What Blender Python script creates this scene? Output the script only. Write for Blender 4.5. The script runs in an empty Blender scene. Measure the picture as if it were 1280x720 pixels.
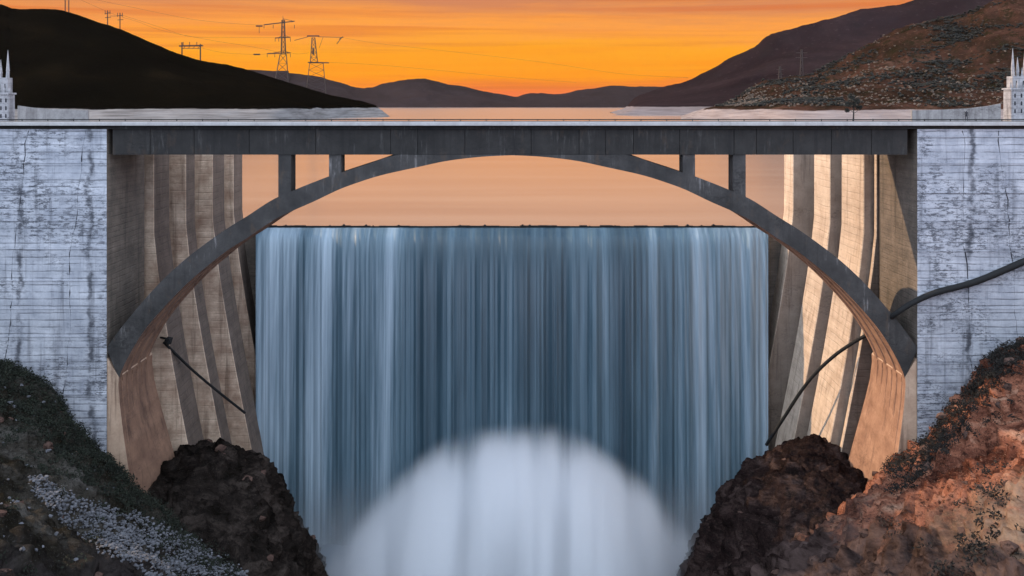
import bpy, bmesh, math, random
from mathutils import Vector, noise
from math import radians as R
random.seed(7)
sc = bpy.context.scene
COL = sc.collection
H = 25.1; F = 1250.0

def P(px, py, Y):                       # a point at distance Y, from where the survey photo shows it
    return Vector(((px-640.0)*Y/F, Y, H-(py-132.0)*Y/F))
def ZZ(py, Y): return H-(py-132.0)*Y/F

# ------------------------------------------------------------------ tagging
def tag(o, label=None, cat=None, group=None, kind=None):
    if label: o['label'] = label
    if cat: o['category'] = cat
    if group: o['group'] = group
    if kind: o['kind'] = kind
    return o
def empty(name, loc=(0, 0, 0)):
    o = bpy.data.objects.new(name, None); COL.objects.link(o)
    o.location = loc; o.empty_display_size = 0.5
    return o
def mesh_obj(name, verts, faces, mats, parent=None, smooth=False, fmat=None, origin=None):
    me = bpy.data.meshes.new(name)
    off = Vector(origin) if origin is not None else Vector((0, 0, 0))
    me.from_pydata([tuple(Vector(v)-off) for v in verts], [], faces)
    if not isinstance(mats, (list, tuple)): mats = [mats]
    for m in mats: me.materials.append(m)
    if fmat:
        for p, i in zip(me.polygons, fmat): p.material_index = i
    if smooth:
        for p in me.polygons: p.use_smooth = True
    me.update()
    o = bpy.data.objects.new(name, me); COL.objects.link(o)
    if parent is not None:
        o.parent = parent
        pl = Vector(parent.location)
        q = parent.parent
        while q is not None:
            pl += Vector(q.location); q = q.parent
        o.location = off - pl
    else:
        o.location = off
    return o
def fix_normals(o):
    bm = bmesh.new(); bm.from_mesh(o.data)
    bmesh.ops.recalc_face_normals(bm, faces=bm.faces); bm.to_mesh(o.data); bm.free()
def bevel(o, w, seg=1):
    m = o.modifiers.new('bevel', 'BEVEL'); m.width = w; m.segments = seg; m.limit_method = 'ANGLE'
    m.angle_limit = R(40)

class MB:
    def __init__(s): s.v = []; s.f = []
    def box(s, x0, x1, y0, y1, z0, z1):
        n = len(s.v)
        for z in (z0, z1):
            s.v += [(x0, y0, z), (x1, y0, z), (x1, y1, z), (x0, y1, z)]
        s.f += [(n+3, n+2, n+1, n), (n+4, n+5, n+6, n+7), (n, n+1, n+5, n+4), (n+1, n+2, n+6, n+5), (n+2, n+3, n+7, n+6), (n+3, n, n+4, n+7)]
        return s
    def bar(s, a, b, r, r2=None, sides=4):
        a = Vector(a); b = Vector(b); d = (b-a).normalized()
        u = d.cross(Vector((0, 0, 1)));
        if u.length < 1e-3: u = Vector((1, 0, 0))
        u.normalize(); w = d.cross(u); n = len(s.v); r2 = r if r2 is None else r2
        for c, rr in ((a, r), (b, r2)):
            for k in range(sides):
                t = 2*math.pi*(k+.5)/sides
                s.v.append(tuple(c+u*math.cos(t)*rr+w*math.sin(t)*rr))
        for k in range(sides):
            k2 = (k+1) % sides
            s.f.append((n+k, n+k2, n+sides+k2, n+sides+k))
        s.f.append(tuple(n+k for k in range(sides))[::-1]); s.f.append(tuple(n+sides+k for k in range(sides)))
        return s
    def tube(s, pts, rs, sides=8):
        pts = [Vector(p) for p in pts]; n = len(s.v); N = len(pts)
        for i, p in enumerate(pts):
            d = (pts[min(i+1, N-1)]-pts[max(i-1, 0)]).normalized()
            u = d.cross(Vector((0, 0, 1)))
            if u.length < 1e-3: u = Vector((1, 0, 0))
            u.normalize(); w = d.cross(u); r = rs[i] if isinstance(rs, (list, tuple)) else rs
            for k in range(sides):
                t = 2*math.pi*k/sides
                s.v.append(tuple(p+u*math.cos(t)*r+w*math.sin(t)*r))
        for i in range(N-1):
            for k in range(sides):
                k2 = (k+1) % sides
                s.f.append((n+i*sides+k, n+i*sides+k2, n+(i+1)*sides+k2, n+(i+1)*sides+k))
        s.f.append(tuple(n+k for k in range(sides))[::-1]); s.f.append(tuple(n+(N-1)*sides+k for k in range(sides)))
        return s
    def prism(s, poly, y0, y1):           # poly in x,z
        n = len(s.v); m = len(poly)
        s.v += [(x, y0, z) for x, z in poly]+[(x, y1, z) for x, z in poly]
        s.f.append(tuple(range(n, n+m))); s.f.append(tuple(range(n+2*m-1, n+m-1, -1)))
        for k in range(m):
            k2 = (k+1) % m
            s.f.append((n+k2, n+k, n+m+k, n+m+k2))
        return s
    def blob(s, c, r, squash=1.0, rough=.35, seed=0):
        n = len(s.v); rng = random.Random(seed)
        base = [(0, 0, 1), (.894, 0, .447), (.276, .85, .447), (-.724, .526, .447), (-.724, -.526, .447), (.276, -.85, .447),
                (.724, .526, -.447), (-.276, .85, -.447), (-.894, 0, -.447), (-.276, -.85, -.447), (.724, -.526, -.447), (0, 0, -1)]
        a = rng.random()*6.28; ca, sa = math.cos(a), math.sin(a)
        for x, y, z in base:
            k = r*(1+rng.uniform(-rough, rough))
            s.v.append((c[0]+(x*ca-y*sa)*k, c[1]+(x*sa+y*ca)*k, c[2]+z*k*squash))
        T = [(0,1,2),(0,2,3),(0,3,4),(0,4,5),(0,5,1),(1,6,2),(2,7,3),(3,8,4),(4,9,5),(5,10,1),(6,7,2),(7,8,3),(8,9,4),(9,10,5),(10,6,1),(11,7,6),(11,8,7),(11,9,8),(11,10,9),(11,6,10)]
        s.f += [tuple(n+i for i in t) for t in T]
        return s
    def leaf(s, c, r, rng):
        n = len(s.v)
        a = Vector((rng.uniform(-1, 1), rng.uniform(-1, 1), rng.uniform(-1, 1))).normalized()
        b = a.cross(Vector((rng.uniform(-1, 1), rng.uniform(-1, 1), rng.uniform(-1, 1)))).normalized()
        c = Vector(c)
        s.v += [tuple(c-a*r), tuple(c+b*r*.5), tuple(c+a*r), tuple(c-b*r*.5)]
        s.f.append((n, n+1, n+2, n+3)); return s
    def build(s, name, mat, parent=None, smooth=False, origin=None, fix=False):
        o = mesh_obj(name, s.v, s.f, mat, parent, smooth, origin=origin)
        if fix: fix_normals(o)
        return o

# ------------------------------------------------------------------ materials
def newmat(name):
    m = bpy.data.materials.new(name); m.use_nodes = True
    nt = m.node_tree
    b = nt.nodes['Principled BSDF']
    return m, nt, b
class N:
    def __init__(s, nt): s.nt = nt
    def __call__(s, t, **kw):
        n = s.nt.nodes.new(t)
        for k, v in kw.items():
            if k in n.inputs: n.inputs[k].default_value = v
            else: setattr(n, k, v)
        return n
    def link(s, a, b): s.nt.links.new(a, b)
    def coord(s, scale=(1, 1, 1), rot=(0, 0, 0)):
        g = s('ShaderNodeNewGeometry'); m = s('ShaderNodeMapping')
        s.link(g.outputs['Position'], m.inputs['Vector'])
        m.inputs['Scale'].default_value = scale; m.inputs['Rotation'].default_value = rot
        return m.outputs['Vector']
    def noise(s, vec, scale, detail=6, rough=.6, dist=0):
        n = s('ShaderNodeTexNoise'); n.inputs['Scale'].default_value = scale; n.inputs['Detail'].default_value = detail
        n.inputs['Roughness'].default_value = rough; n.inputs['Distortion'].default_value = dist
        s.link(vec, n.inputs['Vector']); return n.outputs['Fac']
    def ramp(s, fac, stops, interp='LINEAR'):
        r = s('ShaderNodeValToRGB'); cr = r.color_ramp; cr.interpolation = interp
        while len(cr.elements) < len(stops): cr.elements.new(.5)
        for e, (p, c) in zip(cr.elements, stops):
            e.position = p
            if not isinstance(c, (tuple, list)): c = (c, c, c)
            e.color = (*c[:3], 1)
        s.link(fac, r.inputs['Fac']); return r.outputs['Color']
    def mix(s, fac, a, b, mode='MIX'):
        m = s('ShaderNodeMix', data_type='RGBA', blend_type=mode)
        for sock, v in ((m.inputs['Factor'], fac), (m.inputs['A'] if 0 else m.inputs[6], a), (m.inputs[7], b)):
            if hasattr(v, 'is_linked'): s.link(v, sock)
            elif isinstance(v, (tuple, list)): sock.default_value = (*v[:3], 1)
            else: sock.default_value = v
        return m.outputs[2]
    def math(s, op, a, b=None, clamp=False):
        m = s('ShaderNodeMath', operation=op); m.use_clamp = clamp
        for i, v in enumerate((a, b)):
            if v is None: continue
            if hasattr(v, 'is_linked'): s.link(v, m.inputs[i])
            else: m.inputs[i].default_value = v
        return m.outputs[0]
    def maprange(s, v, a, b, c=0, d=1, smooth=True):
        m = s('ShaderNodeMapRange', interpolation_type='SMOOTHSTEP' if smooth else 'LINEAR')
        s.link(v, m.inputs['Value'])
        for k, x in (('From Min', a), ('From Max', b), ('To Min', c), ('To Max', d)): m.inputs[k].default_value = x
        return m.outputs['Result']
    def bump(s, h, strength=.5, dist=.1, normal=None):
        b = s('ShaderNodeBump'); b.inputs['Strength'].default_value = strength; b.inputs['Distance'].default_value = dist
        s.link(h, b.inputs['Height'])
        if normal is not None: s.link(normal, b.inputs['Normal'])
        return b.outputs['Normal']

def concrete(name, c0, c1, stain=(.05, .04, .035), stain_amt=.5, vstreak=.5, boards=0.0, rough=.85, board_h=.75, scale=.35, joints=None, bumpd=.05, lime=0.0, limecol=(.35, .34, .33), k=1.0):
    c0 = tuple(x*k for x in c0); c1 = tuple(x*k for x in c1)
    m, nt, b = newmat(name); n = N(nt)
    big = n.noise(n.coord((1, 1, 1)), scale, 8, .65)
    col = n.ramp(big, [(.3, c0), (.7, c1)])
    fine = n.noise(n.coord((1, 1, 1)), 3.0, 8, .75)
    col = n.mix(n.math('MULTIPLY', n.maprange(fine, .35, .7), .25), col, tuple(x*.55 for x in c0))
    st = n.noise(n.coord((1, 1, .06)), .9, 6, .65)
    col = n.mix(n.math('MULTIPLY', n.maprange(st, .5, .68), vstreak), col, stain)
    pat = n.noise(n.coord((1, 1, 1.6)), .13, 10, .72)
    spk = n.noise(n.coord((1, 1, 2.2)), 1.6, 6, .8)
    dark = n.math('MULTIPLY', n.maprange(pat, .48, .66), n.maprange(spk, .48, .56))
    col = n.mix(n.math('MULTIPLY', dark, stain_amt), col, stain)
    if lime:
        lm = n.noise(n.coord((1, 1, .10)), 1.6, 8, .75)
        lz = n.maprange(n.noise(n.coord(), .16, 4, .6), .45, .62)
        col = n.mix(n.math('MULTIPLY', n.math('MULTIPLY', n.maprange(lm, .54, .66), lz), lime), col, limecol)
        rz = n.noise(n.coord((1, 1, .5)), .5, 8, .7)
        col = n.mix(n.math('MULTIPLY', n.maprange(rz, .55, .66), lime*.6), col, (.10, .06, .035))
    hgt = n.math('ADD', n.math('MULTIPLY', fine, .6), n.math('MULTIPLY', spk, .4))
    if boards > 0:
        g = n('ShaderNodeNewGeometry'); sx = n('ShaderNodeSeparateXYZ'); n.link(g.outputs['Position'], sx.inputs[0])
        wob = n.noise(n.coord((.15, .15, .6)), 1.0, 3)
        z = n.math('ADD', n.math('DIVIDE', sx.outputs['Z'], board_h), n.math('MULTIPLY', wob, .5))
        fr = n.math('FRACT', z)
        ln = n.math('SUBTRACT', 1, n.maprange(n.math('ABSOLUTE', n.math('SUBTRACT', fr, .5)), .0, .16))
        brk = n.maprange(n.noise(n.coord((.35, .35, 1.7)), 1.0, 6, .7), .35, .6)
        lf = n.math('MULTIPLY', ln, brk)
        col = n.mix(n.math('MULTIPLY', lf, boards), col, tuple(x*.8+.01 for x in stain))
        # each lift of concrete has its own tone
        rowtone = n('ShaderNodeTexWhiteNoise', noise_dimensions='1D'); n.link(n.math('FLOOR', z), rowtone.inputs['W'])
        col = n.mix(n.math('MULTIPLY', rowtone.outputs['Value'], .28), col, tuple(x*.5 for x in c0))
        hgt = n.math('SUBTRACT', hgt, n.math('MULTIPLY', lf, 1.5))
        # short blotches along the lifts
        bl = n.noise(n.coord((.9, .9, 2.6)), 1.1, 5, .8)
        zone = n.maprange(n.noise(n.coord((1, 1, 1)), .09, 4, .6), .47, .6)
        col = n.mix(n.math('MULTIPLY', n.math('MULTIPLY', n.maprange(bl, .5, .56), zone), min(.75, boards*1.25)), col, stain)
    if joints:
        g = n('ShaderNodeNewGeometry'); sx = n('ShaderNodeSeparateXYZ'); n.link(g.outputs['Position'], sx.inputs[0])
        wob = n.noise(n.coord((.05, .05, .12)), 1.0, 5, .7)
        x = n.math('ADD', n.math('DIVIDE', sx.outputs['X'], joints), n.math('MULTIPLY', wob, .5))
        fr = n.math('FRACT', x)
        ln = n.math('SUBTRACT', 1, n.maprange(n.math('ABSOLUTE', n.math('SUBTRACT', fr, .5)), .01, .06))
        brk = n.maprange(n.noise(n.coord((.3, .3, .3)), 1.0, 6, .7), .38, .58)
        lf = n.math('MULTIPLY', ln, brk)
        col = n.mix(n.math('MULTIPLY', lf, .85), col, stain)
        hgt = n.math('SUBTRACT', hgt, lf)
    nt.links.new(col, b.inputs['Base Color']); b.inputs['Roughness'].default_value = rough
    nt.links.new(n.bump(hgt, .7, bumpd), b.inputs['Normal'])
    return m

def ground(name, stops, s1=.1, s2=1.5, dist=.4, rough=.95, bumpd=.4, extra=None, stretch=(1, 1, 1), dark=(.01, .009, .008), darkamt=.8):
    m, nt, b = newmat(name); n = N(nt)
    a = n.noise(n.coord(stretch), s1, 10, .68, dist)
    col = n.ramp(a, stops)
    f = n.noise(n.coord(stretch), s2, 10, .75)
    col = n.mix(n.math('MULTIPLY', n.maprange(f, .5, .62), darkamt), col, dark)
    f2 = n.noise(n.coord((1, 1, 1)), s2*3.3, 6, .75)
    col = n.mix(n.math('MULTIPLY', n.maprange(f2, .52, .62), darkamt*.6), col, dark)
    f3 = n.noise(n.coord((1.0, 1.0, 1.5)), s2*5.1, 4, .7)
    col = n.mix(n.math('MULTIPLY', n.maprange(f3, .58, .66), .35), col, tuple(min(1, x*1.25+.01) for x in stops[-1][1]))
    if extra: col = extra(n, col)
    nt.links.new(col, b.inputs['Base Color']); b.inputs['Roughness'].default_value = rough
    b.inputs['Specular IOR Level'].default_value = .0
    h = n.math('SUBTRACT', n.math('ADD', a, n.math('MULTIPLY', f2, .3)), n.math('MULTIPLY', f, .6))
    nt.links.new(n.bump(h, .9, bumpd), b.inputs['Normal'])
    return m
def plain(name, col, rough=.6, metal=0.0, var=.3, s=2.0, bumpd=.02):
    m, nt, b = newmat(name); n = N(nt)
    a = n.noise(n.coord(), s, 6, .65)
    nt.links.new(n.ramp(a, [(.3, tuple(x*(1-var) for x in col)), (.7, tuple(min(1, x*(1+var)) for x in col))]), b.inputs['Base Color'])
    b.inputs['Roughness'].default_value = rough; b.inputs['Metallic'].default_value = metal
    nt.links.new(n.bump(a, .4, bumpd), b.inputs['Normal'])
    return m

M = {}
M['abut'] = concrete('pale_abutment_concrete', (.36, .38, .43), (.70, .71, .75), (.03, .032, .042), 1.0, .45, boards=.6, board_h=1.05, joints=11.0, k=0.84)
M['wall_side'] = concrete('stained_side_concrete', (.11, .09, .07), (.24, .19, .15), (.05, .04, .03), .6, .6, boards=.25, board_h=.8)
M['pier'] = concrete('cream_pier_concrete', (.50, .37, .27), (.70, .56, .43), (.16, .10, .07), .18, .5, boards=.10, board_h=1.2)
M['pier_lit'] = concrete('lit_pier_front_concrete', (.34, .21, .14), (.80, .62, .46), (.12, .07, .045), .3, .6, boards=.04, board_h=1.2)  # left pier fronts: the lit look is put into a paler colour
M['pier_shaded'] = concrete('shaded_pier_concrete', (.10, .07, .052), (.19, .14, .11), (.05, .035, .025), .5, .55, boards=.15, board_h=1.2)  # left pier sides and nearest right front: shade put into the colour
M['pier_front_shaded'] = concrete('shaded_pier_front', (.26, .19, .14), (.40, .31, .24), (.05, .035, .03), .5, .5)  # right pier fronts: shade painted in as a darker pier colour
M['tan'] = concrete('tan_pedestal_concrete', (.42, .28, .19), (.58, .41, .29), (.09, .05, .03), .3, .7)
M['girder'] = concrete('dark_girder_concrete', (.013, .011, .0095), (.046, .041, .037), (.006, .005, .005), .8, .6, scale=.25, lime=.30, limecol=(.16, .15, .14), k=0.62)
M['rib'] = concrete('grey_rib_concrete', (.025, .0225, .021), (.098, .090, .085), (.012, .011, .010), .8, .45, scale=.16, lime=.5, limecol=(.30, .28, .27), k=0.72)
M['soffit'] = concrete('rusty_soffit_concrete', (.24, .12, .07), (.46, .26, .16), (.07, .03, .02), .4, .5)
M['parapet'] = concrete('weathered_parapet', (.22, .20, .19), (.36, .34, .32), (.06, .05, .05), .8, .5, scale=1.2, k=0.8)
M['soffit_dark'] = concrete('dark_soffit_concrete', (.16, .085, .055), (.31, .175, .11), (.04, .02, .015), .5, .6)  # darker copy of the soffit colour for the left half
M['edge'] = concrete('pale_deck_concrete', (.55, .52, .50), (.74, .71, .69), (.12, .11, .11), .3, .2, k=.62)
M['black'] = plain('blackened_metal', (.006, .006, .006), .85)
M['steel'] = plain('dark_weathered_steel', (.03, .018, .014), .7)
M['tower'] = concrete('white_tower_stone', (.30, .29, .30), (.52, .50, .50), (.05, .045, .05), .9, .6, boards=.2, board_h=.7, scale=1.0, k=0.85)
M['void'] = plain('dark_opening', (.015, .015, .02), .9)
M['asphalt'], nt_, b_ = newmat('worn_asphalt'); n = N(nt_)
g_ = n('ShaderNodeNewGeometry'); sx_ = n('ShaderNodeSeparateXYZ'); n.link(g_.outputs['Position'], sx_.inputs[0])
dash = n.math('MULTIPLY', n.math('LESS_THAN', n.math('FRACT', n.math('DIVIDE', sx_.outputs['X'], 7.5)), .4), n.math('LESS_THAN', n.math('ABSOLUTE', n.math('SUBTRACT', sx_.outputs['Y'], 156.2)), .08))
n.link(n.mix(dash, n.ramp(n.noise(n.coord(), 3, 8, .7), [(.3, (.035, .035, .037)), (.7, (.07, .07, .072))]), (.7, .7, .66)), b_.inputs['Base Color']); b_.inputs['Roughness'].default_value = .9

# ------------------------------------------------------------------ world and sun
SUN = Vector((-.90, .36, 0)).normalized()
EL = R(27)
SUNV = Vector((SUN.x*math.cos(EL), SUN.y*math.cos(EL), math.sin(EL)))
w = bpy.data.worlds.new('World'); sc.world = w; w.use_nodes = True
nt = w.node_tree; n = N(nt)
bg = nt.nodes['Background']
tc = n('ShaderNodeTexCoord'); sp = n('ShaderNodeSeparateXYZ'); n.link(tc.outputs['Generated'], sp.inputs[0])
sky = n('ShaderNodeTexSky', sky_type='NISHITA'); sky.sun_disc = False
sky.sun_elevation = EL; sky.sun_rotation = math.atan2(SUN.x, SUN.y) % (2*math.pi)
mp = n('ShaderNodeMapping'); n.link(tc.outputs['Generated'], mp.inputs['Vector']); mp.inputs['Scale'].default_value = (1.2, 1.2, 22); mp.inputs['Rotation'].default_value=(0, R(1.5), 0)
cl = n.noise(mp.outputs[0], 2.2, 8, .62, .3)
zz = n.math('ADD', sp.outputs['Z'], n.math('MULTIPLY', n.math('SUBTRACT', cl, .5), .075))
def s2l(*c): return tuple(((x/255)/12.92 if x/255 < .04045 else ((x/255+.055)/1.055)**2.4) for x in c)
sunset = n.ramp(zz, [(0.0, s2l(244, 120, 66)), (.012, s2l(245, 130, 50)), (.030, s2l(255, 153, 8)), (.052, s2l(255, 166, 22)), (.075, s2l(253, 160, 66)), (.100, s2l(214, 134, 88)), (.16, s2l(196, 134, 112)), (.26, s2l(150, 140, 150)), (.5, (.40, .52, .72)), (1, (.32, .46, .72))])
# thin darker cloud bars
mp2 = n('ShaderNodeMapping'); n.link(tc.outputs['Generated'], mp2.inputs['Vector']); mp2.inputs['Scale'].default_value = (1.5, 1.5, 60); mp2.inputs['Rotation'].default_value=(0, R(-2), 0)
c2 = n.noise(mp2.outputs[0], 1.6, 6, .6, .4)
sunset = n.mix(n.math('MULTIPLY', n.maprange(c2, .46, .68), .55), sunset, s2l(222, 112, 48))
front = n.maprange(sp.outputs['Y'], -.15, .45)
back = n.ramp(sp.outputs['Z'], [(0, (.34, .42, .58)), (.25, (.52, .64, .88)), (.55, (.72, .86, 1.0)), (1, (.60, .76, 1.0))])
bk = n.mix(1.0, back, (4.9, 4.65, 4.5), 'MULTIPLY')
nis = n.mix(1.0, sky.outputs['Color'], (.14, .14, .14), 'MULTIPLY')
mixd = n.mix(front, bk, sunset)
upf = n.math('MULTIPLY', n.maprange(sp.outputs['Z'], .25, .7), .6)
mixd = n.mix(upf, mixd, nis)
below = n.maprange(sp.outputs['Z'], -.03, -.002)
mixd = n.mix(below, (.06, .055, .06), mixd)
n.link(mixd, bg.inputs['Color']); bg.inputs['Strength'].default_value = 1.0

ld = bpy.data.lights.new('sun', 'SUN'); ld.energy = 4.2; ld.angle = R(.6); ld.color = (1, .70, .42)
lo = bpy.data.objects.new('sun', ld); COL.objects.link(lo)
lo.rotation_euler = SUNV.to_track_quat('Z', 'Y').to_euler(); lo.location = (-300, 200, 200)

cd = bpy.data.cameras.new('camera'); cam = bpy.data.objects.new('camera', cd); COL.objects.link(cam)
cam.location = (0, 0, H); cam.rotation_euler = (R(90), 0, 0)
cd.sensor_width = 36; cd.lens = 36*F/1280; cd.shift_y = -(360-132)/1280.0; cd.clip_start = .5; cd.clip_end = 80000
sc.camera = cam

# ------------------------------------------------------------------ lofted terrain
def catmull(a, b, c, d, t):
    return .5*((2*b)+(-a+c)*t+(2*a-5*b+4*c-d)*t*t+(-a+3*b-3*c+d)*t*t*t)
def curve(pts, k):
    out = []; n_ = len(pts)
    for i in range(n_-1):
        a = pts[max(i-1, 0)]; b = pts[i]; c = pts[i+1]; d = pts[min(i+2, n_-1)]
        for j in range(k):
            t = j/k
            out.append(catmull(a, b, c, d, t))
    out.append(pts[-1]); return out
def loft(rows, ku, kv):
    rows = [[Vector(p) for p in r] for r in rows]
    dense = [curve(r, ku) for r in rows]
    cols = len(dense[0]); grid = []
    cc = [curve([dense[r][c] for r in range(len(rows))], kv) for c in range(cols)]
    return [[cc[c][r] for c in range(cols)] for r in range(len(cc[0]))]
def grid_mesh(name, g, disp, mat, flip=False, smooth=True):
    nr = len(g); nc = len(g[0]); V = []
    for r in range(nr):
        for c in range(nc):
            du = g[r][min(c+1, nc-1)]-g[r][max(c-1, 0)]; dv = g[min(r+1, nr-1)][c]-g[max(r-1, 0)][c]
            nn = du.cross(dv)
            if nn.length > 0: nn.normalize()
            if nn.z < 0: nn = -nn
            p = g[r][c]
            V.append(p+nn*disp(p) if not isinstance(disp(p), Vector) else p+disp(p))
    Fc = []
    for r in range(nr-1):
        for c in range(nc-1):
            q = (r*nc+c, r*nc+c+1, (r+1)*nc+c+1, (r+1)*nc+c)
            Fc.append(q)
    o = mesh_obj(name, V, Fc, mat, smooth=smooth)
    fix_normals(o)
    if sum(p.normal.z*p.area for p in o.data.polygons) < 0:
        o.data.flip_normals()
    return o, V
def fbm(p, s, oct_=6, hh=.8, seed=0):
    return noise.fractal(Vector((p[0]*s+seed, p[1]*s+seed*2, p[2]*s-seed)), hh, 2.1, oct_)
def ridge(p, s, oct_=6, seed=0):
    return noise.ridged_multi_fractal(Vector((p[0]*s+seed, p[1]*s, p[2]*s)), .9, 2.1, oct_, 1.0, 2.0)

def crag(p, s, seed=0):
    d = noise.voronoi(Vector((p[0]*s+seed, p[1]*s, p[2]*s)))[0]
    return min(1.0, (d[1]-d[0])*2.2)
def PR(lst): return [P(*a) for a in lst]
# left bank -----------------------------------------------------------------
def row(Y, L): return [P(px, py, Y) for px, py in L]
LB = [
 row(152, [(-700,120),(-500,200),(-250,330),(-80,415),(0,456),(60,492),(110,540),(150,580),(200,650),(260,740),(330,860)]),
 row(147, [(-700,125),(-500,208),(-250,338),(-80,425),(0,466),(60,503),(110,552),(152,592),(205,660),(265,750),(335,870)]),
 row(135, [(-760,130),(-520,250),(-270,370),(-90,465),(0,510),(60,548),(120,596),(190,640),(268,690),(345,770),(420,900)]),
 row(115, [(-860,180),(-600,310),(-300,440),(-90,540),(0,588),(70,628),(140,670),(225,712),(310,772),(380,855),(450,1000)]),
 row(90,  [(-1000,260),(-700,400),(-350,530),(-100,622),(0,668),(80,712),(150,762),(220,820),(290,890),(350,990),(420,1120)]),
 row(60,  [(-1400,330),(-1000,500),(-500,680),(-150,800),(0,860),(100,930),(190,1010),(270,1110),(350,1230),(430,1380),(510,1600)]),
 row(30,  [(-2600,400),(-1900,700),(-1000,1100),(-400,1400),(0,1650),(100,1800),(190,1950),(270,2150),(350,2400),(430,2800),(510,3300)]),
 row(8,   [(-8000,1200),(-6500,2500),(-4000,4500),(-1700,6000),(-900,7000),(-500,7500),(-200,8200),(0,9000),(150,10000),(300,11500),(450,13000)])]
def clampz(rows, zmin):
    for r in rows:
        for p in r:
            if p.z < zmin: p.z = zmin-(zmin-p.z)*.02
    return rows
clampz(LB, -66)
def scree_mask(p):
    # the strip of pale rubble that runs down the left bank
    px = 640+p[0]*F/p[1]; py = 132+(H-p[2])*F/p[1]
    return px, py
def disp_bank(p):
    f = min(1.0, max(.15, (p.y)/60.0))
    return (fbm(p, .06, 5, .9, 3)*2.2 + ridge(p, .16, 5, 5)*.9 + fbm(p, .7, 5, .6, 9)*.45 - 1.0)*f
gL = loft(LB, 26, 34)
def gm(stops, **k): return ground(k.pop('name'), stops, **k)
def wet(n, col, x0, x1, c0, c1, sgn):
    g = n('ShaderNodeNewGeometry'); sx = n('ShaderNodeSeparateXYZ'); n.link(g.outputs['Position'], sx.inputs[0])
    x = n.math('ADD', n.math('ABSOLUTE', sx.outputs['X']), n.math('MULTIPLY', n.math('SUBTRACT', n.noise(n.coord((1, 1, 2)), .12, 7, .65), .5), 26.0))
    k = n.maprange(x, x1, x0)
    rc = n.ramp(n.noise(n.coord((1, .6, 2.4)), .15, 9, .7, 1.5), [(.38, c0), (.66, c1)])
    return n.mix(k, col, rc)
def wetL(n, col): return wet(n, col, 36, 46, (.007, .006, .006), (.06, .05, .046), -1)
def pale_patch(n, col): return wet(n, pale_patch0(n, col), 38, 47, (.014, .009, .008), (.11, .075, .066), 1)
def pale_patch0(n, col):
    g = n('ShaderNodeNewGeometry'); sx = n('ShaderNodeSeparateXYZ'); n.link(g.outputs['Position'], sx.inputs[0])
    y = n.math('ADD', sx.outputs['Y'], n.math('MULTIPLY', n.noise(n.coord(), .07, 5, .6), 22.0))
    k = n.math('MULTIPLY', n.maprange(y, 120, 100), n.maprange(n.noise(n.coord((1, 1, 2.5)), .5, 8, .7), .3, .6, .25, .9))
    return n.mix(k, col, (.33, .23, .16))
M['lbank'] = ground('dark_mossy_ground', [(.3, (.007, .006, .004)), (.45, (.020, .017, .012)), (.56, (.05, .044, .036)), (.7, (.12, .11, .098))], .09, .8, bumpd=.6, stretch=(1, 1, 2.0), darkamt=.75, extra=wetL)
M['rbank'] = ground('red_earth_ground', [(.33, (.03, .011, .008)), (.44, (.13, .048, .03)), (.54, (.31, .125, .075)), (.68, (.46, .27, .18))], .08, .9, bumpd=.45, stretch=(1, 1, 2.4), dark=(.022, .011, .009), darkamt=.9, dist=1.2, extra=pale_patch)
M['rockL'] = ground('brown_black_rock', [(.36, (.006, .005, .004)), (.5, (.026, .020, .017)), (.66, (.078, .060, .050))], .12, .9, dist=1.6, bumpd=1.0, darkamt=.7, stretch=(1, .6, 2.2))
M['rockR'] = ground('dark_red_rock', [(.36, (.008, .005, .005)), (.5, (.030, .019, .017)), (.66, (.095, .064, .056))], .12, .9, dist=1.6, bumpd=1.0, darkamt=.7, stretch=(1, .6, 2.4))
lb, VL = grid_mesh('left_bank_slope', gL, disp_bank, M['lbank']); tag(lb, kind='structure')
# right bank -----------------------------------------------------------------
RB = [
 row(152, [(2000,110),(1800,190),(1530,315),(1360,390),(1280,434),(1240,455),(1205,500),(1172,548),(1132,580),(1080,650),(1020,740),(950,880)]),
 row(147, [(2000,115),(1800,198),(1530,325),(1360,400),(1280,445),(1240,467),(1203,510),(1168,557),(1128,590),(1075,660),(1015,750),(945,890)]),
 row(135, [(2060,120),(1820,240),(1550,360),(1370,440),(1285,488),(1235,522),(1190,560),(1145,592),(1080,626),(1005,678),(930,765),(860,900)]),
 row(115, [(2160,170),(1900,300),(1580,430),(1380,520),(1280,566),(1220,600),(1150,632),(1075,668),(990,716),(915,785),(850,870),(780,1000)]),
 row(90,  [(2300,250),(2000,390),(1630,520),(1400,600),(1280,650),(1210,690),(1140,730),(1070,775),(1000,830),(930,900),(870,1000),(800,1130)]),
 row(60,  [(2700,320),(2300,490),(1780,670),(1450,790),(1280,850),(1190,910),(1100,980),(1020,1060),(940,1150),(860,1270),(780,1420),(700,1650)]),
 row(30,  [(3900,400),(3200,700),(2300,1100),(1700,1400),(1300,1650),(1200,1800),(1100,1950),(1020,2150),(940,2400),(860,2750),(780,3100),(700,3400)]),
 row(8,   [(9300,1200),(7800,2500),(5300,4500),(3000,6000),(2200,7000),(1800,7500),(1500,8200),(1300,9000),(1100,10000),(950,11500),(830,13000),(760,14000)])]
clampz(RB, -66)
gR = loft(RB, 24, 34)
def disp_bankR(p):
    f = min(1.0, max(.15, (p.y)/60.0))
    q = Vector((p.x+p.z*.6, p.y, p.z*1.7))
    return (fbm(p, .06, 5, .9, 33)*1.5 + ridge(q, .14, 6, 15)*1.5 + crag(q, .30, 4)*.7 + fbm(p, .7, 5, .6, 19)*.4 - 1.4)*f
rb, VR = grid_mesh('right_bank_slope', gR, disp_bankR, M['rbank']); tag(rb, kind='structure')

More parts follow.
